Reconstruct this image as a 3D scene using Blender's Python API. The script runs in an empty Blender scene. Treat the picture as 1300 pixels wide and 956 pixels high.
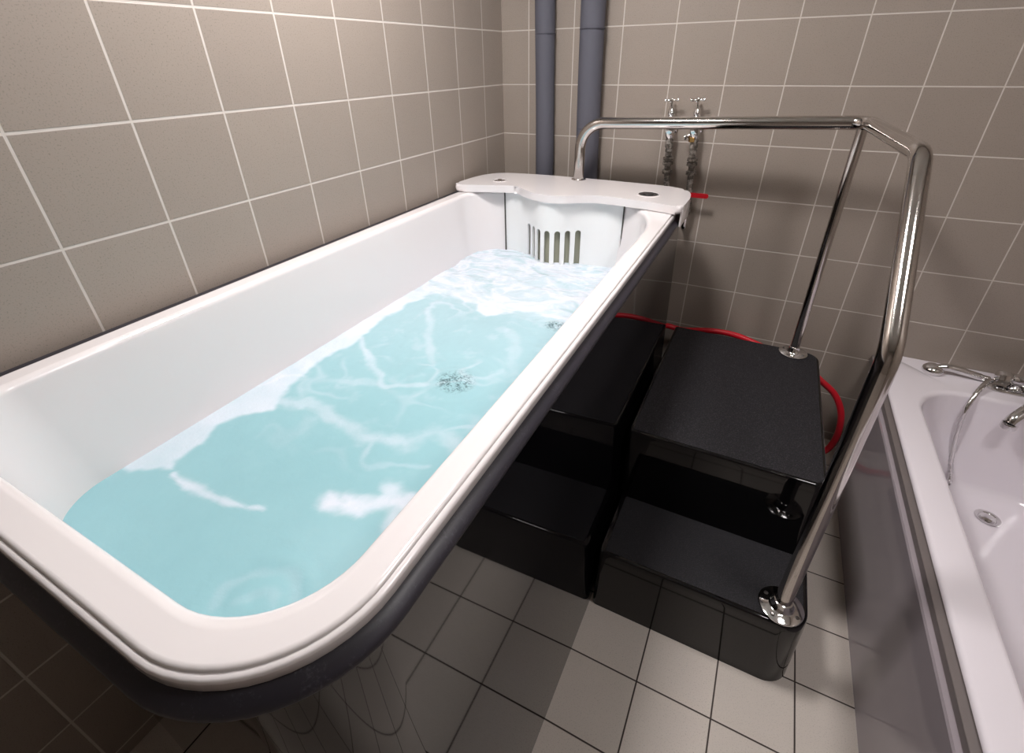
import bpy, bmesh, math, random
from mathutils import Vector, Matrix, noise
PI = math.pi
random.seed(4)
SC = bpy.context.scene
COL = SC.collection

# ------------------------------------------------------------------ camera
cam_d = bpy.data.cameras.new('camera'); cam = bpy.data.objects.new('camera', cam_d); COL.objects.link(cam)
RX = Vector((0.890133, 0.455434, -0.015584)); DN = Vector((0.218338, -0.456253, -0.862648)); FW = Vector((-0.39999, 0.764469, -0.505564))
Mc = Matrix.Identity(4)
for i in range(3):
    Mc[i][0] = RX[i]; Mc[i][1] = -DN[i]; Mc[i][2] = -FW[i]
Mc.translation = Vector((1.14637, -2.14830, 1.53301))
cam.matrix_world = Mc
cam_d.sensor_fit = 'HORIZONTAL'; cam_d.sensor_width = 36.0
cam_d.lens = 608.477 / 1300 * 36.0
cam_d.shift_y = -45 / 1300
cam_d.clip_start = 0.02; cam_d.clip_end = 30
SC.camera = cam

# ------------------------------------------------------------------ light
LAMP_MAIN = 68.0
LAMP_SIDE = 30.0
SC.view_settings.view_transform = 'Standard'
SC.view_settings.look = 'None'
SC.view_settings.exposure = 0.42
SC.view_settings.gamma = 1.0
SC.view_settings.use_curve_mapping = False
wd = bpy.data.worlds.new('room_world'); SC.world = wd; wd.use_nodes = True
wd.node_tree.nodes['Background'].inputs[0].default_value = (0.8, 0.85, 1, 1)
wd.node_tree.nodes['Background'].inputs[1].default_value = 0.02

# ------------------------------------------------------------------ materials
def lin(c):
    return tuple((v/255/12.92 if v/255 <= .04045 else ((v/255+.055)/1.055)**2.4) for v in c) + (1.0,)
def mat(name, rgb, rough=.5, metal=0.0, spec=.5, coat=0.0, ior=1.5):
    m = bpy.data.materials.new(name); m.use_nodes = True
    b = m.node_tree.nodes['Principled BSDF']
    b.inputs['Base Color'].default_value = lin(rgb) if max(rgb) > 1 else (*rgb, 1)
    b.inputs['Roughness'].default_value = rough; b.inputs['Metallic'].default_value = metal
    b.inputs['Specular IOR Level'].default_value = spec; b.inputs['Coat Weight'].default_value = coat
    b.inputs['IOR'].default_value = ior
    return m
class NT:
    def __init__(s, m): s.t = m.node_tree; s.n = s.t.nodes; s.l = s.t.links; s.b = s.n['Principled BSDF']
    def add(s, ty, **k):
        n = s.n.new(ty)
        for a, v in k.items(): setattr(n, a, v)
        return n
    def math(s, op, a, b=None, c=None, clamp=False):
        n = s.add('ShaderNodeMath', operation=op, use_clamp=clamp)
        for i, v in enumerate((a, b, c)):
            if v is None: continue
            if isinstance(v, (int, float)): n.inputs[i].default_value = v
            else: s.l.new(v, n.inputs[i])
        return n.outputs[0]
    def mix(s, f, a, b):
        n = s.add('ShaderNodeMix', data_type='RGBA')
        for i, v in ((0, f), (6, a), (7, b)):
            if isinstance(v, (int, float)): n.inputs[i].default_value = v
            elif isinstance(v, tuple): n.inputs[i].default_value = v
            else: s.l.new(v, n.inputs[i])
        return n.outputs[2]
    def noise(s, vec, scale, detail=3, rough=.5):
        n = s.add('ShaderNodeTexNoise'); n.inputs['Scale'].default_value = scale; n.inputs['Detail'].default_value = detail
        n.inputs['Roughness'].default_value = rough; s.l.new(vec, n.inputs['Vector']); return n.outputs['Fac']
    def bump(s, h, strength, dist):
        n = s.add('ShaderNodeBump'); n.inputs['Strength'].default_value = strength; n.inputs['Distance'].default_value = dist
        s.l.new(h, n.inputs['Height']); return n.outputs['Normal']
def tile_mat(name, ua, uo, va, vo, tile, tile2, grout, gw, rough, speckle):
    """square 20 cm tiles laid on world axes ua, va with grout lines through offsets uo, vo"""
    m = mat(name, tile, rough); t = NT(m)
    geo = t.add('ShaderNodeNewGeometry'); sp = t.add('ShaderNodeSeparateXYZ'); t.l.new(geo.outputs['Position'], sp.inputs[0])
    P = geo.outputs['Position']
    ds = []; ids = []
    for ax, off in ((ua, uo), (va, vo)):
        u = t.math('MULTIPLY', t.math('SUBTRACT', sp.outputs[ax], off), 5.0)
        fr = t.math('FRACT', u)
        ids.append(t.math('FLOOR', u))
        ds.append(t.math('MULTIPLY', t.math('MINIMUM', fr, t.math('SUBTRACT', 1.0, fr)), .2))
    d = t.math('MINIMUM', ds[0], ds[1])
    g = t.math('MULTIPLY', t.math('SUBTRACT', gw/2 + .0006, d), 1/.0012, clamp=True)       # 1 on grout
    cv = t.add('ShaderNodeCombineXYZ'); t.l.new(ids[0], cv.inputs[0]); t.l.new(ids[1], cv.inputs[1])
    wn = t.add('ShaderNodeTexWhiteNoise'); t.l.new(cv.outputs[0], wn.inputs[0])
    n1 = t.noise(P, 330, 2, .6); n2 = t.noise(P, 9, 4)
    spk = t.math('MULTIPLY', t.math('SUBTRACT', n1, .575), 9.0, clamp=True)
    base = t.mix(t.math('ADD', t.math('MULTIPLY', wn.outputs[0], .45), t.math('MULTIPLY', n2, .5)), lin(tile), lin(tile2))
    dark = tuple(v*speckle for v in lin(tile)[:3]) + (1.0,)
    base = t.mix(t.math('MULTIPLY', spk, .7), base, dark)
    n3 = t.noise(P, 25, 3)
    gcol = t.mix(n3, lin(grout), tuple(v*.86 for v in lin(grout)[:3]) + (1.0,))
    t.l.new(t.mix(g, base, gcol), t.b.inputs['Base Color'])
    rr = t.math('ADD', t.math('MULTIPLY', g, .4), t.math('ADD', rough, t.math('MULTIPLY', n2, .08)))
    t.l.new(rr, t.b.inputs['Roughness'])
    h = t.math('SUBTRACT', t.math('MULTIPLY', n1, .06), g)
    t.l.new(t.bump(h, .5, .0012), t.b.inputs['Normal'])
    return m
WT1, WT2, WG = (158, 147, 137), (149, 138, 129), (208, 200, 193)
M_wx = tile_mat('wall_tile_side', 1, -.167, 2, 1.64, WT1, WT2, WG, .0048, .34, .55)
M_wy = tile_mat('wall_tile_end', 0, .128, 2, 1.64, WT1, WT2, WG, .0038, .34, .55)
M_fl = tile_mat('floor_tile', 0, .1275, 1, -.185, (208, 198, 189), (196, 187, 178), (62, 52, 48), .0042, .42, .6)
M_ceil = mat('ceiling_paint', (225, 222, 216), .8)
M_white = mat('white_acrylic', (230, 225, 225), .16, coat=.4)
t = NT(M_white); t.b.inputs['Coat Roughness'].default_value = .05
M_white2 = mat('bath_white_enamel', (232, 226, 232), .14, coat=.5)
M_modw = mat('white_satin_plastic', (236, 238, 238), .28)
M_black = mat('black_gelcoat', (12, 11, 14), .035, coat=.0, ior=1.75)
M_step = mat('black_step_gelcoat', (11, 10, 12), .05, ior=1.5)
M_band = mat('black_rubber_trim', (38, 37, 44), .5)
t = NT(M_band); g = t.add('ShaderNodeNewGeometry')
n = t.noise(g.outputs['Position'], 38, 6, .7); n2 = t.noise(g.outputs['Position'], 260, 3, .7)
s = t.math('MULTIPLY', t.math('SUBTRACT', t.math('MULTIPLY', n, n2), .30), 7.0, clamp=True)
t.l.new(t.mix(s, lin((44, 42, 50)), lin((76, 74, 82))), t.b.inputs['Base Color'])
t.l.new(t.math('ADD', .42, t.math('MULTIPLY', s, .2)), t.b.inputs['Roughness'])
M_tread = mat('anti_slip_tread', (44, 41, 45), .66, spec=.3)
t = NT(M_tread); g = t.add('ShaderNodeNewGeometry')
n = t.noise(g.outputs['Position'], 480, 2, .7)
s = t.math('MULTIPLY', t.math('SUBTRACT', n, .55), 5.0, clamp=True)
t.l.new(t.mix(s, lin((23, 22, 25)), lin((92, 88, 94))), t.b.inputs['Base Color'])
t.l.new(t.bump(n, .6, .001), t.b.inputs['Normal'])
M_chrome = mat('polished_steel', (205, 200, 196), .10, metal=1)
M_chromeb = mat('chrome_plate', (225, 224, 224), .09, metal=1)
M_grey = mat('pipe_insulation', (88, 88, 98), .75)
t = NT(M_grey); g = t.add('ShaderNodeNewGeometry'); n = t.noise(g.outputs['Position'], 60, 4)
t.l.new(t.bump(n, .4, .002), t.b.inputs['Normal'])
M_brass = mat('tarnished_brass', (92, 80, 66), .38, metal=.55)
t = NT(M_brass); g = t.add('ShaderNodeNewGeometry'); n = t.noise(g.outputs['Position'], 55, 4, .7)
s = t.math('MULTIPLY', t.math('SUBTRACT', n, .45), 5.0, clamp=True)
t.l.new(t.mix(s, lin((96, 90, 84)), lin((178, 172, 165))), t.b.inputs['Base Color'])
M_yellow = mat('brass_fitting', (176, 138, 84), .3, metal=1)
M_red = mat('red_rubber', (196, 20, 38), .38)
M_redp = mat('red_lever_coating', (170, 22, 34), .35)
M_slot = mat('filter_grey', (154, 154, 136), .7)
M_dark = mat('black_plastic', (20, 20, 22), .35)
M_gap = mat('dark_joint', (70, 68, 62), .8)
M_panel = mat('bath_panel_plastic', (156, 147, 152), .07, ior=1.6)
M_strip = mat('grey_edge_strip', (112, 104, 102), .45)
M_screw = mat('steel_screw', (120, 118, 116), .3, metal=1)

# ------------------------------------------------------------------ helpers
def link(name, bm, m, parent=None, smooth=True, wn=False, angle=35, recalc=True):
    if recalc: bmesh.ops.recalc_face_normals(bm, faces=bm.faces)
    me = bpy.data.meshes.new(name); bm.to_mesh(me); bm.free()
    o = bpy.data.objects.new(name, me); COL.objects.link(o)
    if m: me.materials.append(m)
    if smooth:
        me.polygons.foreach_set('use_smooth', [True]*len(me.polygons))
        me.set_sharp_from_angle(angle=math.radians(angle))
    if wn:
        w = o.modifiers.new('weighted', 'WEIGHTED_NORMAL'); w.keep_sharp = True; w.weight = 90
    if parent: o.parent = parent
    return o
def thing(name, label, cat, loc=(0, 0, 0), rot=(0, 0, 0), group=None):
    o = bpy.data.objects.new(name, None); COL.objects.link(o); o.location = loc; o.rotation_euler = rot
    o.empty_display_size = .05
    o['label'] = label; o['category'] = cat
    if group: o['group'] = group
    return o
def tag(o, label, cat, group=None, kind=None):
    o['label'] = label; o['category'] = cat
    if group: o['group'] = group
    if kind: o['kind'] = kind
    return o
def struct(name, bm, m, **k):
    o = link(name, bm, m, smooth=False, **k); o['kind'] = 'structure'; return o
def box(bm, x0, x1, y0, y1, z0, z1, bev=0, seg=3):
    r = bmesh.ops.create_cube(bm, size=1)
    for v in r['verts']:
        v.co = Vector(((x0+x1)/2+v.co.x*(x1-x0), (y0+y1)/2+v.co.y*(y1-y0), (z0+z1)/2+v.co.z*(z1-z0)))
    if bev:
        es = {e for v in r['verts'] for e in v.link_edges}
        bmesh.ops.bevel(bm, geom=list(es), offset=bev, segments=seg, affect='EDGES', profile=.5)
def rrect(x0, x1, y0, y1, r, n=10):
    """rounded rectangle, r = radius or four radii (x1y1, x0y1, x0y0, x1y0), counter-clockwise"""
    if not isinstance(r, (tuple, list)): r = (r,)*4
    out = []
    for (cx, cy, sx, sy, a0), q in zip(((x1, y1, -1, -1, 0), (x0, y1, 1, -1, 90), (x0, y0, 1, 1, 180), (x1, y0, -1, 1, 270)), r):
        qx, qy = q if isinstance(q, tuple) else (q, q)
        for i in range(n+1):
            a = math.radians(a0 + 90*i/n)
            out.append((cx+sx*qx+qx*math.cos(a), cy+sy*qy+qy*math.sin(a)))
    return out
def loft(bm, loops, close0=False, close1=False):
    """loops = list of lists of 3-D points of one length; skins them"""
    rows = [[bm.verts.new(p) for p in L] for L in loops]
    n = len(rows[0])
    for a, b in zip(rows, rows[1:]):
        for i in range(n):
            j = (i+1) % n
            bm.faces.new((a[i], a[j], b[j], b[i]))
    if close0: bm.faces.new(rows[0])
    if close1: bm.faces.new(rows[-1])
    return rows
def at(loop, z): return [(x, y, z) for x, y in loop]
def prism(bm, outline, z0, z1, bev=0, seg=3, bot=False):
    vs = [bm.verts.new((x, y, z1)) for x, y in outline]; vb = [bm.verts.new((x, y, z0)) for x, y in outline]
    n = len(vs); ft = bm.faces.new(vs); fb = bm.faces.new(vb[::-1])
    for i in range(n): bm.faces.new((vs[i], vb[i], vb[(i+1) % n], vs[(i+1) % n]))
    if bev:
        es = list(ft.edges) + (list(fb.edges) if bot else [])
        bmesh.ops.bevel(bm, geom=es, offset=bev, segments=seg, affect='EDGES', profile=.5)
def fillet(pts, rad, n=10):
    """round the inner corners of a 3-D polyline"""
    P = [Vector(p) for p in pts]; out = [P[0]]
    if not isinstance(rad, (list, tuple)): rad = [rad]*(len(P)-2)
    for i in range(1, len(P)-1):
        a = (P[i-1]-P[i]).normalized(); b = (P[i+1]-P[i]).normalized()
        th = a.angle(b); r = rad[i-1]; d = r/math.tan(th/2)
        c = P[i] + (a+b).normalized()*(r/math.sin(th/2)); s = P[i]+a*d; e = P[i]+b*d
        v0 = s-c; v1 = e-c; ang = v0.angle(v1); ax = v0.cross(v1).normalized()
        for k in range(n+1): out.append(c + Matrix.Rotation(ang*k/n, 3, ax) @ v0)
    out.append(P[-1]); return out
def catmull(pts, n=8):
    P = [Vector(p) for p in pts]; P = [P[0]*2-P[1]] + P + [P[-1]*2-P[-2]]; out = []
    for i in range(1, len(P)-2):
        for k in range(n):
            u = k/n; a, b, c, d = P[i-1:i+3]
            out.append(.5*((2*b)+(c-a)*u+(2*a-5*b+4*c-d)*u*u+(3*b-a-3*c+d)*u**3))
    out.append(P[-2]); return out
def tube(bm, pts, r, n=16, cap=True):
    P = [Vector(p) for p in pts]; R = r if isinstance(r, (list, tuple)) else [r]*len(P)
    T = []
    for i in range(len(P)):
        a = P[max(i-1, 0)]; b = P[min(i+1, len(P)-1)]; T.append((b-a).normalized())
    u = T[0].orthogonal().normalized(); rows = []
    for i, p in enumerate(P):
        if i: u = (T[i-1].rotation_difference(T[i]) @ u)
        u = (u - T[i]*u.dot(T[i])).normalized()
        v = T[i].cross(u)
        rows.append([p + (u*math.cos(2*PI*k/n)+v*math.sin(2*PI*k/n))*R[i] for k in range(n)])
    loft(bm, rows, cap, cap)
def lathe(bm, prof, n=24, c=(0, 0, 0), M=None):
    """prof = (radius, height) list about local z"""
    rows = []
    for r, z in prof:
        L = [Vector((max(r, 1e-5)*math.cos(2*PI*k/n), max(r, 1e-5)*math.sin(2*PI*k/n), z)) for k in range(n)]
        if M: L = [M @ v for v in L]
        rows.append([v + Vector(c) for v in L])
    loft(bm, rows, True, True)
def blist(): return bmesh.new()

# ------------------------------------------------------------------ room shell
XR, YF, ZC = 2.55, -3.7, 2.45
b = blist(); box(b, -.1, XR+.1, YF-.1, .1, -.1, 0); struct('floor', b, M_fl)
b = blist(); box(b, -.1, XR+.1, YF-.1, .1, ZC, ZC+.1); struct('ceiling', b, M_ceil)
b = blist(); box(b, -.1, 0, YF-.1, .1, 0, ZC); struct('wall_left', b, M_wx)
b = blist(); box(b, 0, XR, 0, .1, 0, ZC); struct('wall_back', b, M_wy)
b = blist(); box(b, XR, XR+.1, YF-.1, .1, 0, ZC); struct('wall_right', b, M_wx)
b = blist(); box(b, 0, XR, YF-.1, YF, 0, ZC); struct('wall_front', b, M_wy)

# ------------------------------------------------------------------ ceiling lights (above the frame, they light the room)
def lamp_mat(name, w):
    m = bpy.data.materials.new(name); m.use_nodes = True; nt = m.node_tree; nt.nodes.clear()
    e = nt.nodes.new('ShaderNodeEmission'); o = nt.nodes.new('ShaderNodeOutputMaterial')
    e.inputs[0].default_value = (1, .955, .945, 1); e.inputs[1].default_value = w
    nt.links.new(e.outputs[0], o.inputs[0]); return m
def ceiling_light(x, y, sx, sy, w, label):
    r = thing('ceiling_light', label, 'light', (x, y, ZC), group='ceiling lights')
    b = blist(); loft(b, [at(rrect(-sx-.02, sx+.02, -sy-.02, sy+.02, .01, 3), z) for z in (0, -.05)] +
                      [at(rrect(-sx, sx, -sy, sy, .008, 3), z) for z in (-.05, -.04)], close0=True)
    link('frame', b, M_ceil, r)
    b = blist(); box(b, -sx, sx, -sy, sy, -.046, -.006); link('diffuser', b, lamp_mat('diffuser', w), r, smooth=False)
ceiling_light(.50, -1.15, .14, .18, LAMP_MAIN, 'square lit ceiling light over the bubbling bath')
ceiling_light(1.85, -1.3, .14, .18, LAMP_SIDE, 'square lit ceiling light over the low white bathtub')

# ------------------------------------------------------------------ hydrotherapy bath
bath = thing('hydrotherapy_bath', 'tall white bath with glossy black side panel, full of bubbling turquoise water', 'bath', (.47, -1.2, 0))
BX, BY = .47, -1.2
def rel(bm):
    for v in bm.verts: v.co -= Vector((BX, BY, 0))
    return bm
OX0, OX1, OY0, OY1 = .030, .894, -2.106, -.30           # rim outer edge
IX0, IX1, IY0, IY1 = .088, .840, -2.052, -.395           # rim inner edge
RO = (.05, .05, .14, .165); RI = ((.165, .30), (.14, .14), (.11, .11), (.13, .13))
def outer(d, z): return at(rrect(OX0+d, OX1-d, OY0+d, OY1-d, tuple(max(r-d, .01) for r in RO), 14), z)
def inner(d, z): return at(rrect(IX0+d, IX1-d, IY0+d, IY1-min(d, 0), tuple((r[0]+.25*d, r[1]+.25*d) for r in RI), 14), z)
def draft(z): return (1.063-z)*.09
b = blist()
L = [outer(.004, 1.050), outer(0, 1.054), outer(0, 1.0645)]
for k in range(4):
    a = k/3*PI/2; L.append(outer(.005*(1-math.cos(a)), 1.0645+.005*math.sin(a)))
L.append(outer(.0062, 1.0697))
for k in range(6):
    a = k/5*PI/2; L.append(outer(.0070+.006*(1-math.cos(a)), 1.0699+.0051*math.sin(a)))
for k in range(8):
    a = PI/2 - k/7*PI/2; L.append(inner(-.014+.014*math.cos(a), 1.061+.014*math.sin(a)))
for z in (1.03, .95, .83, .7, .5, .4): L.append(inner(draft(z), z))
for k in range(1, 7):
    a = k/6*PI/2; L.append(inner(draft(.4)+.13*(1-math.cos(a)), .4-.13*math.sin(a)))
loft(b, L, close1=True)
link('basin', rel(b), M_white, bath, angle=50, wn=True)
# black trim band that carries the rim
b = blist()
L = []
for k in range(9):
    a = PI/2 - k/8*PI; L.append(outer(.001-.017*math.sin(PI*k/8), 1.0345-.0165*(k/4-1)))
L = [outer(.02, 1.053)] + L + [outer(.02, 1.018)]
loft(b, L); link('edge_trim', rel(b), M_band, bath, angle=60)['label'] = 'dark grey rubber band under the white rim'
# glossy black skirt
b = blist()
def sk(d, z): return at(rrect(OX0+.012+d, OX1-.012-d+.0, OY0+.030+d, OY1-.012-d, (.05, .05, .10, .11), 16), z)
L = [sk(-.010, 1.012), sk(-.0095, 1.00)]
L += [sk(-.036+.0265*(z/1.0), z) for z in (.95, .04)] + [sk(-.030, .0)]
def skt(z):
    e = .006 + .030*(1.012-z)/1.012
    return at(rrect(OX0+.012, OX1+e, OY0+.034, OY1-.012, (.05, .05, .10, .11), 16), z)
L = [skt(z) for z in (1.026, .60, .30, .0)]
loft(b, L, close0=False); link('side_panel', rel(b), M_black, bath, angle=60, wn=True)['label'] = 'glossy black side panel that mirrors the steps'

b = blist(); box(b, .004, .0295, -2.09, -.32, 1.040, 1.067, .003); link('wall_strip', rel(b), M_band, bath)  # dark strip added along the line where the rim meets the wall
# pump housing: slotted wall under the lid
front = [(.212, -.400), (.25, -.405), (.29, -.412), (.33, -.432), (.365, -.459), (.40, -.487), (.438, -.497), (.480, -.485), (.522, -.456), (.565, -.432), (.61, -.418), (.66, -.412), (.708, -.402)]
fc = [(p.x, p.y) for p in catmull([(x, y, 0) for x, y in front], 6)]
def off_curve(c, d):
    out = []
    for i, (x, y) in enumerate(c):
        a = c[max(i-1, 0)]; e = c[min(i+1, len(c)-1)]; tx, ty = e[0]-a[0], e[1]-a[1]; l = math.hypot(tx, ty)
        out.append((x - ty/l*d, y + tx/l*d))
    return out
back = off_curve(fc, .008)
b = blist(); prism(b, fc + back[::-1], .45, 1.077)
hous = link('filter_panel', b, M_modw, None, smooth=False)
# slot cutters
cb = blist()
cum = [0]
for p, q in zip(fc, fc[1:]): cum.append(cum[-1]+math.hypot(q[0]-p[0], q[1]-p[1]))
def on_curve(s):
    for i in range(len(cum)-1):
        if cum[i+1] >= s:
            u = (s-cum[i])/(cum[i+1]-cum[i]); x = fc[i][0]+(fc[i+1][0]-fc[i][0])*u; y = fc[i][1]+(fc[i+1][1]-fc[i][1])*u
            return Vector((x, y, 0)), Vector((fc[i+1][0]-fc[i][0], fc[i+1][1]-fc[i][1], 0)).normalized()
smid = min(range(len(fc)), key=lambda i: abs(fc[i][0]-.445))
s0 = cum[smid]
for k in range(-3, 4):
    p, tg = on_curve(s0 - .004 + k*.0405); nrm = Vector((tg.y, -tg.x, 0))
    w = .0112; zt, zb = .957, .76; ol = []
    for i in range(13):
        a = PI*i/12; ol.append((w*math.cos(a), zt+w*math.sin(a)))
    for i in range(13):
        a = PI+PI*i/12; ol.append((w*math.cos(a), zb+w*math.sin(a)))
    loft(cb, [[p + tg*u + nrm*dd + Vector((0, 0, z)) for u, z in ol] for dd in (-.014, .014)], True, True)
cut = link('cutter', cb, None, None, smooth=False)
bo = hous.modifiers.new('b', 'BOOLEAN'); bo.operation = 'DIFFERENCE'; bo.object = cut; bo.solver = 'EXACT'
dg = bpy.context.evaluated_depsgraph_get(); me = bpy.data.meshes.new_from_object(hous.evaluated_get(dg))
hous.modifiers.clear(); hous.data = me; bpy.data.objects.remove(cut)
me.polygons.foreach_set('use_smooth', [True]*len(me.polygons)); me.set_sharp_from_angle(angle=math.radians(30))
for v in me.vertices: v.co.x -= BX; v.co.y -= BY
hous.parent = bath
b = blist(); bk = off_curve(fc, .016); prism(b, bk[10:-14] + off_curve(fc, .022)[10:-14][::-1], .6, 1.05); box(b, .425, .455, -.476, -.46, .6, .872)
link('filter_box', rel(b), M_slot, bath, smooth=False)
for xs, ys in ((.2125, -.402), (.706, -.404)):
    b = blist(); box(b, xs-.0022, xs+.0022, ys-.003, ys+.004, .5, 1.075); link('joint_seal', rel(b), M_gap, bath, smooth=False)
# lid over the pump end
lid = [(.020, -.455), (.028, -.480), (.05, -.487), (.12, -.462), (.20, -.436), (.255, -.420), (.285, -.426), (.325, -.456), (.375, -.487), (.425, -.503), (.465, -.504), (.51, -.490), (.55, -.462), (.60, -.442),
       (.66, -.438), (.74, -.446), (.82, -.458), (.880, -.472), (.906, -.474), (.918, -.455), (.920, -.40), (.920, -.345), (.910, -.275), (.885, -.225), (.84, -.199), (.78, -.187), (.62, -.180), (.45, -.177), (.28, -.182), (.16, -.195), (.10, -.215), (.062, -.25), (.036, -.31), (.024, -.395)]
lc = catmull([(x, y, 0) for x, y in lid] + [(lid[0][0], lid[0][1], 0)], 4)[:-1]
lo = [(p.x, p.y) for p in lc]
b = blist(); prism(b, lo, 1.077, 1.105, .011, 5, True)
lidm = link('lid', rel(b), M_white, bath, angle=50, wn=True)
# drooping lip at the lid's right end
b = blist()
lip = [(.9255, -.468), (.9262, -.44), (.9255, -.34), (.914, -.295)]
lpo = off_curve(lip, -.0)
box(b, .9115, .9190, -.462, -.31, 1.032, 1.090, .003)
link('lip', rel(b), M_white, lidm, angle=50)
def knob(x, y, r, chrome):
    b = blist(); lathe(b, [(r*1.1, 0), (r*1.08, .0022), (r*.98, .003), (r*.90, .002), (r*.88, -.002)], 32, (x-BX, y-BY, 1.1045))
    k = link('control_ring', b, M_white, bath)
    b = blist(); lathe(b, [(r*.88, 0), (r*.88, .0012), (r*.5, .0016), (r*.45, .004), (r*.2, .0045), (.001, .0045)] if not chrome else [(r*.88, 0), (r*.88, .001), (r*.4, .0014), (r*.38, .005), (r*.3, .006), (.001, .006)], 32, (x-BX, y-BY, 1.1045))
    link('control_knob', b, M_dark if not chrome else M_chromeb, k)
knob(.775, -.350, .040, False)
knob(.165, -.355, .028, True)

# ------------------------------------------------------------------ water
WZ = .83
poly = [(0.175, -1.884), (0.241, -1.839), (0.227, -1.818), (0.224, -1.76), (0.198, -1.708), (0.208, -1.675), (0.267, -1.614), (0.242, -1.578), (0.222, -1.535), (0.209, -1.446), (0.203, -1.394), (0.216, -1.317), (0.215, -1.223), (0.193, -1.122), (0.204, -1.04), (0.204, -0.926), (0.257, -0.897), (0.295, -0.905), (0.398, -0.937), (0.46, -0.99), (0.504, -0.917), (0.609, -0.904), (0.671, -0.91)]
def sh(p): return (p[0]-.045*max(0, min(1, (.5-p[0])/.35)), p[1])
poly = [(-.3, -1.91)] + [sh(p) for p in poly] + [(1.3, -.95), (1.3, -2.4), (-.3, -2.4)]
strokes = [
 ([sh(p) for p in [(0.254, -1.848), (0.309, -1.846), (0.347, -1.847), (0.388, -1.841), (0.422, -1.837), (0.455, -1.825)]], .011, .8),
 ([sh(p) for p in [(.215, -1.60), (0.297, -1.569), (0.346, -1.561), (0.4, -1.573), (0.462, -1.586), (0.501, -1.59), (0.537, -1.576), (0.586, -1.571)]], .022, .45),
 ([(0.586, -1.571), (0.601, -1.536), (0.613, -1.516), (0.644, -1.509), (0.683, -1.529), (.74, -1.58)], .026, .42),
 ([(0.613, -1.516), (0.651, -1.489), (0.72, -1.43)], .010, .35),
 ([sh(p) for p in [(0.20, -1.253), (0.274, -1.313), (0.316, -1.344), (0.376, -1.385), (0.409, -1.421), (0.437, -1.413), (0.501, -1.368)]], .012, .5),
 ([(0.233, -0.981), (0.31, -1.098), (0.403, -1.237), (0.459, -1.296)], .016, .3),
 ([(.18, -1.50), (.28, -1.46), (.37, -1.42)], .018, .28),
 ([(.55, -1.03), (.62, -1.12), (.66, -1.24)], .02, .18),
 ([(.545, -1.985), (.535, -1.955), (.56, -1.915), (.61, -1.90), (.65, -1.925)], .012, .16),
 ([(.575, -1.97), (.60, -1.935), (.63, -1.95)], .010, .15),
 ([(.52, -1.60), (.55, -1.66), (.60, -1.63), (.66, -1.60)], .008, .3),
 ([(0.560, -1.756), (0.605, -1.740), (0.655, -1.712), (0.74, -1.68)], .026, 1.0),
 ([(0.63, -1.672), (0.655, -1.695), (0.70, -1.748), (.74, -1.80)], .022, .75)]
strokes = [([(p.x, p.y) for p in catmull([(x, y, 0) for x, y in q], 4)], w, a) for q, w, a in strokes]
def segd(p, a, c):
    vx, vy = c[0]-a[0], c[1]-a[1]; u = max(0, min(1, ((p[0]-a[0])*vx+(p[1]-a[1])*vy)/(vx*vx+vy*vy)))
    return math.hypot(p[0]-a[0]-u*vx, p[1]-a[1]-u*vy)
def sdf(p):
    ins = False; d = 9
    for i in range(len(poly)):
        a = poly[i]; c = poly[(i+1) % len(poly)]; d = min(d, segd(p, a, c))
        if (a[1] > p[1]) != (c[1] > p[1]) and p[0] < (c[0]-a[0])*(p[1]-a[1])/(c[1]-a[1])+a[0]: ins = not ins
    return -d if ins else d
def sm(a, c, x):
    u = max(0, min(1, (x-a)/(c-a))); return u*u*(3-2*u)
def nz(x, y, f, s=0): return noise.noise(Vector((x*f+s, y*f-s, s)))
def fbm(x, y, f, s=0, o=4):
    r = 0; a = 1; tt = 0
    for k in range(o): r += a*nz(x, y, f, s+k*7.3); tt += a; a *= .55; f *= 2.1
    return r/tt
JET = [(.555, -1.33), (.672, -.945)]
def foam(x, y):
    A = .022 + .045*sm(-1.1, -.9, y)
    wx = x + A*fbm(x, y, 9, 3, 3); wy = y + A*fbm(x, y, 9, 11, 3)
    d = sdf((wx, wy)) + .004*nz(x, y, 60, 5)
    far = sm(-1.0, -.82, y)
    f = sm(-.006, .012, d)*(.72+.35*fbm(x, y, 8, 1))*(1-far)
    if far > 0:
        qx = x + .16*fbm(x, y, 4, 20, 3); qy = y + .10*fbm(x, y, 4, 25, 3)
        rid = 1-min(1, abs(fbm(qx, qy*2.3, 5, 31, 4))*3.6)
        rid2 = 1-min(1, abs(fbm(qx*1.2+3, qy*2.6, 11, 37, 3))*3.4)
        m = sm(-.24, .03, d)
        f += far*(.16*m + .20*sm(-.05, .06, d) + (.42*rid**3 + .30*rid2**3)*m - .25*sm(.0, .3, fbm(qx, qy*2, 5, 50, 3))*m + .35*sm(.1, .4, fbm(qx+4, qy*2.2, 6, 55, 4))*m)
    lx = x + .05*fbm(x, y, 6, 80, 3); ly = y + .05*fbm(x, y, 6, 85, 3)
    lace = sm(.90, 1.0, 1-abs(fbm(lx, ly*1.3, 7, 90, 2)))*sm(-.1, .25, fbm(x, y, 5, 95, 2))
    f += .26*lace*sm(-1.85, -1.4, y)
    for pts, w, amp in strokes:
        if min(abs(y-q[1]) for q in pts) > .25: continue
        dd = min(segd((wx, wy), a, c) for a, c in zip(pts, pts[1:]))
        dd += 1.1*w*fbm(x, y, 20, 9, 5)
        f = max(f, amp*sm(w*1.25, w*.1, dd)*max(.35, min(1, .85+.9*fbm(x, y, 11, 17, 5))))
    f += .16*sm(.1, .5, fbm(x, y, 18, 60, 4))*sm(-1.9, -1.3, y)
    f += .10*sm(-1.5, -.95, y)
    f += .14*sm(-1.75, -1.0, y)
    return max(0, min(1, f))
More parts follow.
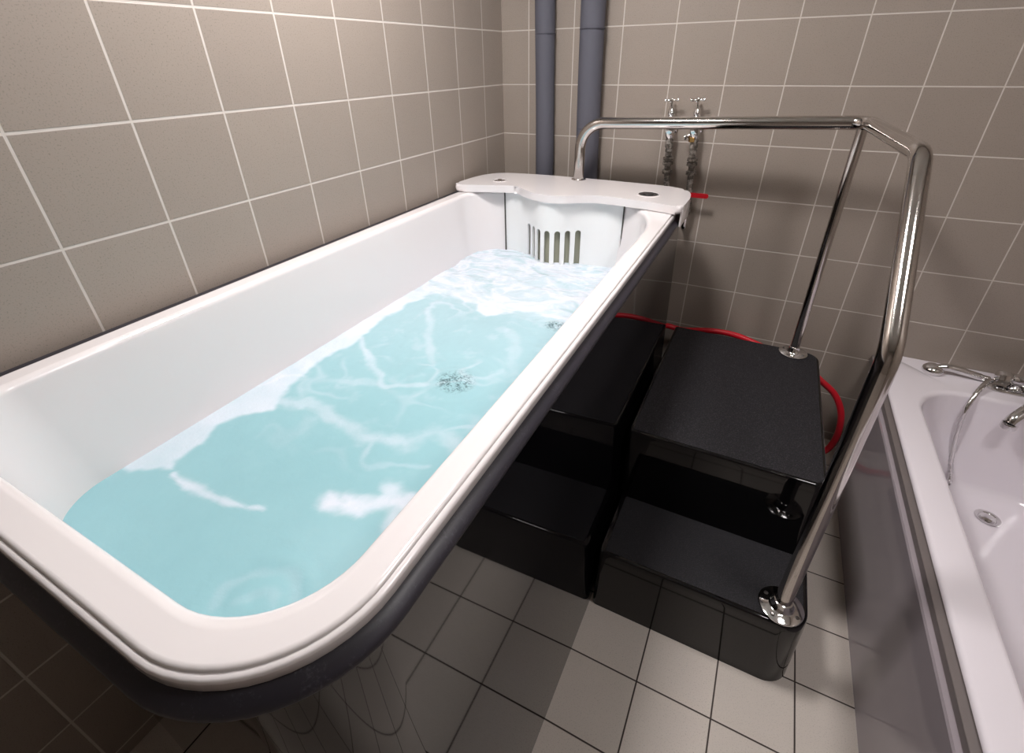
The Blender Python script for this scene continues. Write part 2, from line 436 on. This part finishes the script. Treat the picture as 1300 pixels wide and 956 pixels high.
def height(x, y):
    far = sm(-1.15, -.6, y)
    h = .0008*fbm(x, y, 7, 1, 4) + far*(.011*fbm(x, y*1.6, 7, 70, 4) + .003*fbm(x, y*2, 26, 71, 3))
    h += .008*sm(.30, .0, math.hypot(x-.30, (y+.50)*1.0)) 
    h += .0016*fbm(x, y, 24, 5, 3)*sm(-1.75, -1.2, y)
    for (jx, jy), rr in zip(JET, (.060, .045)):
        d = math.hypot(x-jx, (y-jy)*1.1); h += sm(rr*1.3, rr*.4, d)*(.0055*fbm(x, y, 70, 8, 2) + .003)
        h += .0012*math.sin(d*130)*sm(.22, .05, d)
    d = math.hypot(x-.585, y+1.95); h += .0016*math.sin(d*95 + 5*nz(x, y, 8, 3))*sm(.13, .03, d)
    return h
NX, NY = 150, 340
b = blist(); y0, y1 = IY0+draft(WZ)+.0005, -.398
lp = rrect(IX0+draft(WZ), IX1-draft(WZ), IY0+draft(WZ), IY1, tuple((r[0]+.25*draft(WZ), r[1]+.25*draft(WZ)) for r in RI), 24)
def xr(y):
    xs = []
    for (ax, ay), (cx, cy) in zip(lp, lp[1:]+lp[:1]):
        if (ay > y) != (cy > y): xs.append(ax+(cx-ax)*(y-ay)/(cy-ay))
    return min(xs), max(xs)
rows = []; fv = []; jv = []
for j in range(NY+1):
    y = y0+(y1-y0)*j/NY; a, c = xr(y); row = []
    for i in range(NX+1):
        x = a+(c-a)*i/NX; yy = y
        if i in (0, NX): pass
        row.append(b.verts.new((x, yy, WZ+height(x, yy)))); fv.append(foam(x, yy))
        q = 0
        for (jx, jy), rr in zip(JET, (.062, .045)):
            d = math.hypot(x-jx, (y-jy)*1.05); q = max(q, sm(rr, rr*.45, d))
        jv.append(q)
    rows.append(row)
for r0, r1 in zip(rows, rows[1:]):
    for i in range(NX): b.faces.new((r0[i], r0[i+1], r1[i+1], r1[i]))
M_water = mat('bubbling_water', (120, 190, 198), .05, ior=1.33)
t = NT(M_water)
fa = t.add('ShaderNodeAttribute', attribute_name='foam'); ja = t.add('ShaderNodeAttribute', attribute_name='jet')
g = t.add('ShaderNodeNewGeometry'); P = g.outputs['Position']
n1 = t.noise(P, 16, 4); n2 = t.noise(P, 170, 3, .7); n4 = t.noise(P, 60, 5, .75)
body = t.mix(n1, lin((140, 183, 191)), lin((146, 190, 197)))
ff = t.math('ADD', fa.outputs['Fac'], t.math('MULTIPLY', t.math('SUBTRACT', n2, .5), t.math('MULTIPLY', fa.outputs['Fac'], .25)), clamp=True)
col = t.mix(ff, body, lin((214, 220, 230)))
# dark noise streaks mixed into the water colour over the choppy jet patches
jd = t.math('MULTIPLY', t.math('SUBTRACT', t.math('ADD', t.math('MULTIPLY', n2, .6), t.math('MULTIPLY', n4, .6)), .565), 9.0, clamp=True)
col = t.mix(t.math('MULTIPLY', t.math('MULTIPLY', jd, ja.outputs['Fac']), .75), col, lin((38, 62, 62)))
t.l.new(col, t.b.inputs['Base Color'])
t.l.new(t.math('ADD', .05, t.math('MULTIPLY', ff, .22)), t.b.inputs['Roughness'])
n5 = t.noise(P, 48, 3, .55)
t.l.new(t.bump(t.math('ADD', t.math('MULTIPLY', n5, t.math('ADD', .5, ff)), t.math('MULTIPLY', n2, t.math('MULTIPLY', ff, .5))), .35, .003), t.b.inputs['Normal'])
w = link('bubbling_water', b, M_water, None, angle=80, recalc=False)
for nm, vals in (('foam', fv), ('jet', jv)):
    at_ = w.data.attributes.new(nm, 'FLOAT', 'POINT'); at_.data.foreach_set('value', vals)
tag(w, 'turquoise water with white foam streaks filling the tall bath', 'water', kind='stuff')

# ------------------------------------------------------------------ step unit
st = thing('bath_steps', 'black two-tread step unit with speckled anti-slip tops beside the tall bath', 'steps', (1.22, -.7, 0))
def srel(bm):
    for v in bm.verts: v.co -= Vector((1.22, -.7, 0))
    return bm
def sblock(name, x0, x1, y0, y1, z1, r, taper):
    b = blist()
    def lp_(d, z): return at(rrect(x0+d*.3, x1-d, y0+d, y1-d, tuple(max(q-d*.3, .008) for q in r), 12), z)
    L = [lp_(-taper, 0.0), lp_(-taper*.95, .01), lp_(-.002, z1-.02)]
    for k in range(6):
        a = k/5*PI/2; L.append(lp_(.008*(1-math.cos(a)), z1-.008+.008*math.sin(a)))
    loft(b, L, True, True)
    o = link(name, srel(b), M_step, st, angle=40, wn=True); return o
lowb = sblock('lower_step', .940, 1.497, -1.212, -.80, .25, (.02, .01, .012, .070), .010)
upb = sblock('upper_step', .934, 1.474, -.962, -.208, .53, (.05, .012, .012, .030), .012)
def tread(x0, x1, y0, y1, z, r, par):
    b = blist()
    L = [at(rrect(x0, x1, y0, y1, r, 8), z-.001), at(rrect(x0, x1, y0, y1, r, 8), z+.0012), at(rrect(x0+.002, x1-.002, y0+.002, y1-.002, r, 8), z+.002)]
    loft(b, L, False, True); return link('tread', srel(b), M_tread, par, smooth=False)
tread(.955, 1.485, -1.200, -.968, .25, (.01, .008, .01, .058), lowb)
tread(.944, 1.464, -.952, -.218, .53, (.04, .008, .008, .022), upb)

# ------------------------------------------------------------------ handrail
rail = thing('handrail', 'polished steel tubular handrail rising from the steps and the bath lid', 'handrail', (1.43, -1.153, .252))
def rrel(bm):
    for v in bm.verts: v.co -= Vector((1.43, -1.153, .252))
    return bm
b = blist()
tube(b, fillet([(.457, -.215, 1.106), (.457, -.215, 1.318), (1.385, -.235, 1.352), (1.425, -.80, 1.350), (1.428, -1.135, 1.040), (1.430, -1.158, .254)], [.095, .055, .075, .09], 12), .0205, 24)
link('tube', rrel(b), M_chrome, rail, angle=60)
b = blist(); tube(b, [(1.383, -.246, .531), (1.372, -.246, 1.336)], .0155, 20)
post = link('post', rrel(b), M_chrome, rail, angle=60)
def flange(x, y, z, R, rc, screws):
    b = blist(); lathe(b, [(R-.001, 0), (R, .002), (R, .0045), (R-.002, .006), (rc+.012, .007), (rc+.010, .008), (rc+.006, .012), (rc+.003, .030), (rc+.001, .031)], 36, (x, y, z))
    f = link('flange', rrel(b), M_chromeb, rail, angle=45)
    for k in range(screws):
        a = PI/screws + 2*PI*k/screws + .3
        b = blist(); lathe(b, [(.0055, 0), (.0055, .001), (.004, .0022), (.001, .0024)], 14, (x+(R-.013)*math.cos(a), y+(R-.013)*math.sin(a), z+.006))
        link('screw', rrel(b), M_screw, f)
flange(1.430, -1.158, .253, .056, .0205, 4)
flange(1.383, -.246, .533, .050, .0155, 4)
b = blist(); lathe(b, [(.030, 0), (.030, .003), (.024, .005), (.0215, .006)], 28, (.457, -.215, 1.1052)); link('collar', rrel(b), M_chromeb, rail)

# ------------------------------------------------------------------ insulated pipes
def pipe(x, y, r, tilt, label, seams):
    p = thing('insulated_pipe', label, 'pipe', (x, y, 0), group='insulated pipes in the corner')
    b = blist(); pts = []; rr = []
    for i in range(61):
        z = ZC*i/60; pts.append((tilt*(z-1.1)*1.0+.002*math.sin(z*5+x*9), 0, z)); rr.append(r*(1+.012*math.sin(z*9+x*20)))
    tube(b, pts, rr, 28); link('foam_sleeve', b, M_grey, p, angle=60)
    for z in seams:
        b = blist(); lathe(b, [(r*1.02, 0), (r*1.035, .0012), (r*1.035, .0028), (r*1.02, .004)], 28, (tilt*(z-1.1), 0, z)); link('sleeve_joint', b, M_dark2, p)
M_dark2 = mat('joint_tape', (66, 66, 76), .7)
pipe(.228, -.045, .040, -.01, 'narrower grey insulated pipe nearer the room corner', (1.62,))
pipe(.435, -.056, .0475, -.02, 'wider grey insulated pipe behind the end of the steel rail', (1.28, 1.63))

# ------------------------------------------------------------------ wall taps
def tap(x, y, tilt, label, valve, top):
    r = thing('wall_tap', label, 'tap', (x, y, 1.02), (0, tilt, 0), group='chrome wall taps')
    Z = top-1.02
    b = blist()
    lathe(b, [(.004, Z-.006), (.007, Z-.005), (.008, Z), (.006, Z+.006), (.001, Z+.008)], 16)
    for s in (-1, 1):
        M = Matrix.Rotation(s*PI/2, 4, 'Y')
        lathe(b, [(.0045, .004), (.0035, .010), (.0045, .018), (.006, .022), (.0055, .026), (.001, .0275)], 12, (0, 0, Z), M)
        M = Matrix.Rotation(s*PI/2, 4, 'X')
        lathe(b, [(.0045, .004), (.0035, .010), (.0045, .018), (.006, .022), (.0055, .026), (.001, .0275)], 12, (0, 0, Z), M)
    link('cross_handle', b, M_chromeb, r)
    b = blist(); lathe(b, [(.005, Z-.004), (.005, Z-.016), (.007, Z-.026), (.0105, Z-.040), (.0125, Z-.044), (.0125, Z-.048), (.010, Z-.052), (.013, Z-.056), (.014, Z-.075)], 20)
    link('headgear', b, M_chromeb, r)
    b = blist(); lathe(b, [(.014, Z-.074), (.0155, Z-.085), (.0175, Z-.10), (.019, Z-.118), (.0165, Z-.128), (.014, Z-.135)], 20)
    M = Matrix.Rotation(PI/2, 4, 'X')
    lathe(b, [(.010, -.045), (.0105, .0), (.0135, .012), (.0135, .018), (.001, .02)], 18, (0, 0, Z-.105), M)

    lathe(b, [(.020, -.05), (.021, -.044), (.012, -.038)], 20, (0, 0, Z-.105), M)
    if valve == 1: lathe(b, [(.007, .0), (.008, .022), (.010, .026), (.010, .032)], 14, (-.008, 0, Z-.118), Matrix.Rotation(-PI*.62, 4, 'Y'))
    link('body', b, M_chromeb, r)
    b = blist(); ro = [(.012, Z-.13)]
    zz = Z-.132
    for k, (w_, h_) in enumerate([(.0125, .006), (.0155, .010), (.013, .005), (.016, .016), (.0125, .006), (.0145, .011), (.0115, .006), (.014, .010), (.011, .006)]):
        ro += [(w_-.001, zz), (w_, zz-.001), (w_, zz-h_+.001), (w_-.001, zz-h_)]; zz -= h_
    lathe(b, ro[1:], 8 if valve else 12); link('check_valve', b, M_brass, r, angle=30)
    if valve == 1:
        b = blist(); lathe(b, [(.012, Z-.128), (.015, Z-.130), (.015, Z-.145), (.010, Z-.147)], 6, (-.006, -.004, 0)); link('brass_nut', b, M_yellow, r, angle=20)
    b = blist(); lathe(b, [(.011, zz+.004), (.0185, zz+.003), (.020, zz), (.020, zz-.008), (.0145, zz-.010), (.0145, zz-.013), (.0205, zz-.014), (.0205, zz-.026), (.012, zz-.029)], 8)
    link('union_nut', b, M_brass, r, angle=30)
    b = blist(); lathe(b, [(.0125, zz-.02), (.0125, zz-.046), (.020, zz-.047), (.020, zz-.060), (.0125, zz-.062), (.0125, .0)], 18)
    link('inlet_pipe', b, M_brass, r)
    return r
tap(.786, -.050, -math.radians(4.5), 'left of the two chrome cross-head taps on corroded fittings behind the rail', 0, 1.393)
tap(.878, -.050, -math.radians(4.0), 'right of the two chrome cross-head taps, with a brass nut under its body', 1, 1.395)
# valve with a red lever
v = thing('lever_valve', 'red lever valve on the pipe beside the lid corner', 'valve', (.875, -.05, 1.0))
b = blist(); lathe(b, [(.011, -.03), (.011, -.026), (.017, -.025), (.017, -.012), (.014, -.010), (.014, .010), (.017, .012), (.017, .018), (.012, .019)], 8); link('valve_body', b, M_brass, v, angle=30)
b = blist(); tube(b, fillet([(0, 0, -.02), (0, 0, -.095), (0, .05, -.095)], .014), .0105, 14); link('supply_pipe', b, M_chromeb, v)
b = blist(); ol = rrect(-.006, .078, -.009, .009, .008, 6); 
loft(b, [[(x, -.016, z+.052) for x, z in ol], [(x, -.021, z+.052) for x, z in ol]], True, True)
box(b, -.006, .010, -.02, -.012, .0, .05, .002); link('lever', b, M_redp, v, angle=40)['label'] = 'flat red lever'

# ------------------------------------------------------------------ red hose
b = blist()
hp = catmull([(.72, -.10, .02), (.76, -.09, .25), (.84, -.085, .44), (.957, -.08, .450), (1.076, -.08, .474), (1.18, -.08, .474), (1.31, -.09, .445), (1.44, -.12, .425), (1.521, -.150, .384), (1.588, -.152, .330), (1.632, -.155, .245), (1.645, -.16, .140), (1.625, -.165, .055), (1.56, -.165, .016), (1.50, -.15, .0135), (1.35, -.10, .0135)], 10)
tube(b, hp, .0125, 16)
h = link('red_hose', b, M_red, None, angle=60); tag(h, 'red rubber hose looping along the wall behind the black steps', 'hose')

# ------------------------------------------------------------------ ordinary bathtub on the right
tub = thing('bathtub', 'low white bathtub with a grey-white side panel against the back wall', 'bathtub', (2.06, -.88, 0))
def trel(bm):
    for v in bm.verts: v.co -= Vector((2.06, -.88, 0))
    return bm
TX0, TX1, TY0, TY1, TZ = 1.700, 2.42, -1.80, -.002, .488
def to(d, z): return at(rrect(TX0+d, TX1-d, TY0+d, TY1-d*.0, (.01, .01, .06, .06), 12), z)
UX0, UX1, UY0, UY1 = 1.792, 2.335, -1.66, -.205
def ti(d, dy, z): return at(rrect(UX0+d, UX1-d, UY0+dy*1.3, UY1-dy, tuple(q-.8*max(d, 0) for q in (.17, .17, .20, .20)), 12), z)
b = blist()
L = [to(.020, .470), to(.004, .472), to(.001, .476)]
for k in range(5):
    a = k/4*PI/2; L.append(to(.001+.013*(1-math.cos(a)), TZ-.011+.011*math.sin(a)))
for k in range(7):
    a = PI/2-k/6*PI/2; L.append(ti(-.016+.016*math.cos(a), -.016+.016*math.cos(a), TZ-.016+.016*math.sin(a)))
L += [ti(.012, .014, .40), ti(.028, .034, .28), ti(.045, .055, .20)]
for k in range(1, 7):
    a = k/6*PI/2; L.append(ti(.050+.06*(1-math.cos(a)), .06+.06*(1-math.cos(a)), .175-.045*math.sin(a)))
for f in (.75, .5, .25, .05):
    cx, cy = (UX0+UX1)/2, (UY0+UY1)/2
    L.append([(cx+(x-cx)*f, cy+(y-cy)*f, z) for x, y, z in L[-1 if f == .75 else -1]] if False else [(cx+(x-cx)*f, cy+(y-cy)*f, z) for x, y, z in ti(.110, .12, .13)])
loft(b, L, close1=True); link('tub_shell', trel(b), M_white2, tub, angle=55)
b = blist()
# side panel: flat sheet with a rounded ledge along its top
prof = [(1.722, .0), (1.672, .0), (1.672, .03), (1.679, .436), (1.672, .440), (1.669, .445), (1.672, .450), (1.724, .451)]
loft(b, [[(x, y, z) for x, z in prof] for y in (-.11, -1.79)], True, True)
link('side_panel', trel(b), M_panel, tub, angle=25)
b = blist(); box(b, 1.6835, 1.73, -1.79, -.01, .440, .4715, .002); link('edge_strip', trel(b), M_strip, tub, smooth=False)
b = blist(); lathe(b, [(.034, 0), (.036, .002), (.037, .004), (.030, .0045), (.026, .003), (.024, .001)], 32, (2.087, -.40, .1305)); dr = link('drain', trel(b), M_chromeb, tub)
b = blist(); lathe(b, [(.021, 0), (.021, .005), (.017, .0075), (.001, .008)], 28, (2.087, -.40, .1305)); link('plug', trel(b), M_chromeb, dr)

# ------------------------------------------------------------------ bath mixer, hose, hand shower
mx = thing('bath_mixer', 'chrome bath mixer tap on the back deck of the white bathtub', 'tap', (2.17, -.10, TZ))
b = blist(); loft(b, [at(rrect(-.16, .16, -.045, .045, .04, 8), 0), at(rrect(-.16, .16, -.045, .045, .04, 8), .004), at(rrect(-.155, .155, -.04, .04, .038, 8), .008)], True, True); link('deck_plate', b, M_chromeb, mx)
b = blist(); Mx = Matrix.Rotation(PI/2, 4, 'Y')
lathe(b, [(.016, -.10), (.021, -.095), (.021, -.06), (.024, -.055), (.026, 0), (.024, .055), (.021, .06), (.021, .095), (.016, .10)], 24, (0, 0, .040), Mx)
for sx in (-.075, .075): lathe(b, [(.026, .006), (.024, .012), (.015, .02), (.014, .04)], 20, (sx, 0, 0))
link('body', b, M_chromeb, mx)
for s in (-1, 1):
    b = blist(); R_ = Matrix.Rotation(s*PI/2, 4, 'Y')
    pr_ = [(.012, .098), (.022, .101), (.026, .108), (.026, .128), (.022, .136), (.010, .139), (.001, .139)]
    lathe(b, pr_, 8, (0, 0, .040), R_); link('handle', b, M_chromeb, mx, angle=25)
b = blist(); tube(b, catmull([(-.01, -.01, .035), (-.035, -.07, .040), (-.07, -.135, .020), (-.108, -.172, -.012), (-.119, -.184, -.034)], 8), [.021]*8+[.020]*8+[.0195]*8+[.020]*9, 20)
lathe(b, [(.021, -.050), (.022, -.048), (.022, -.034), (.0195, -.030)], 20, (-.119, -.184, 0)); link('spout', b, M_chromeb, mx)
b = blist()
hs = catmull([(2.020, -.115, .512), (2.005, -.135, .520), (1.972, -.190, .505), (1.948, -.235, .44), (1.955, -.245, .35), (1.975, -.248, .25), (1.990, -.268, .185), (1.993, -.284, .155)], 12)
for i in range(len(hs)): pass
rr = [.0082 + .0006*math.sin(i*2.4) for i in range(len(hs))]
tube(b, hs, rr, 12)
sh_ = thing('shower_hose', 'slim chrome shower hose hanging from the mixer into the white bathtub', 'hose', (2.02, -.115, .512))
for q in b.verts: q.co -= Vector((2.02, -.115, .512))
link('flexible_tube', b, M_chromeb, sh_, angle=70)
b = blist(); tube(b, [(-.0275, -.166, -.350), (-.0265, -.173, -.368)], [.011, .009], 10); link('ferrule', b, M_chromeb, sh_)
hd = thing('hand_shower', 'chrome hand shower lying face down on the corner of the white bathtub', 'hand shower', (1.862, -.085, TZ), (0, 0, math.radians(2))); hd.scale = (1.12, 1.12, 1.12)
b = blist()
lathe(b, [(.024, 0), (.029, .002), (.031, .008), (.029, .016), (.022, .024), (.010, .028), (.001, .029)], 28); link('spray_head', b, M_chromeb, hd)
b = blist(); tube(b, catmull([(.004, 0, .018), (.03, 0, .026), (.055, 0, .025), (.09, 0, .019), (.13, .0, .012), (.148, 0, .010)], 5), [.012]*5+[.0125]*5+[.0125]*5+[.0115]*5+[.0100]*6, 16); link('handle', b, M_chromeb, hd)
b = blist(); lathe(b, [(.022, 0), (.022, .0015), (.001, .0016)], 20, (0, 0, -.0005)); link('spray_face', b, M_dark, hd)
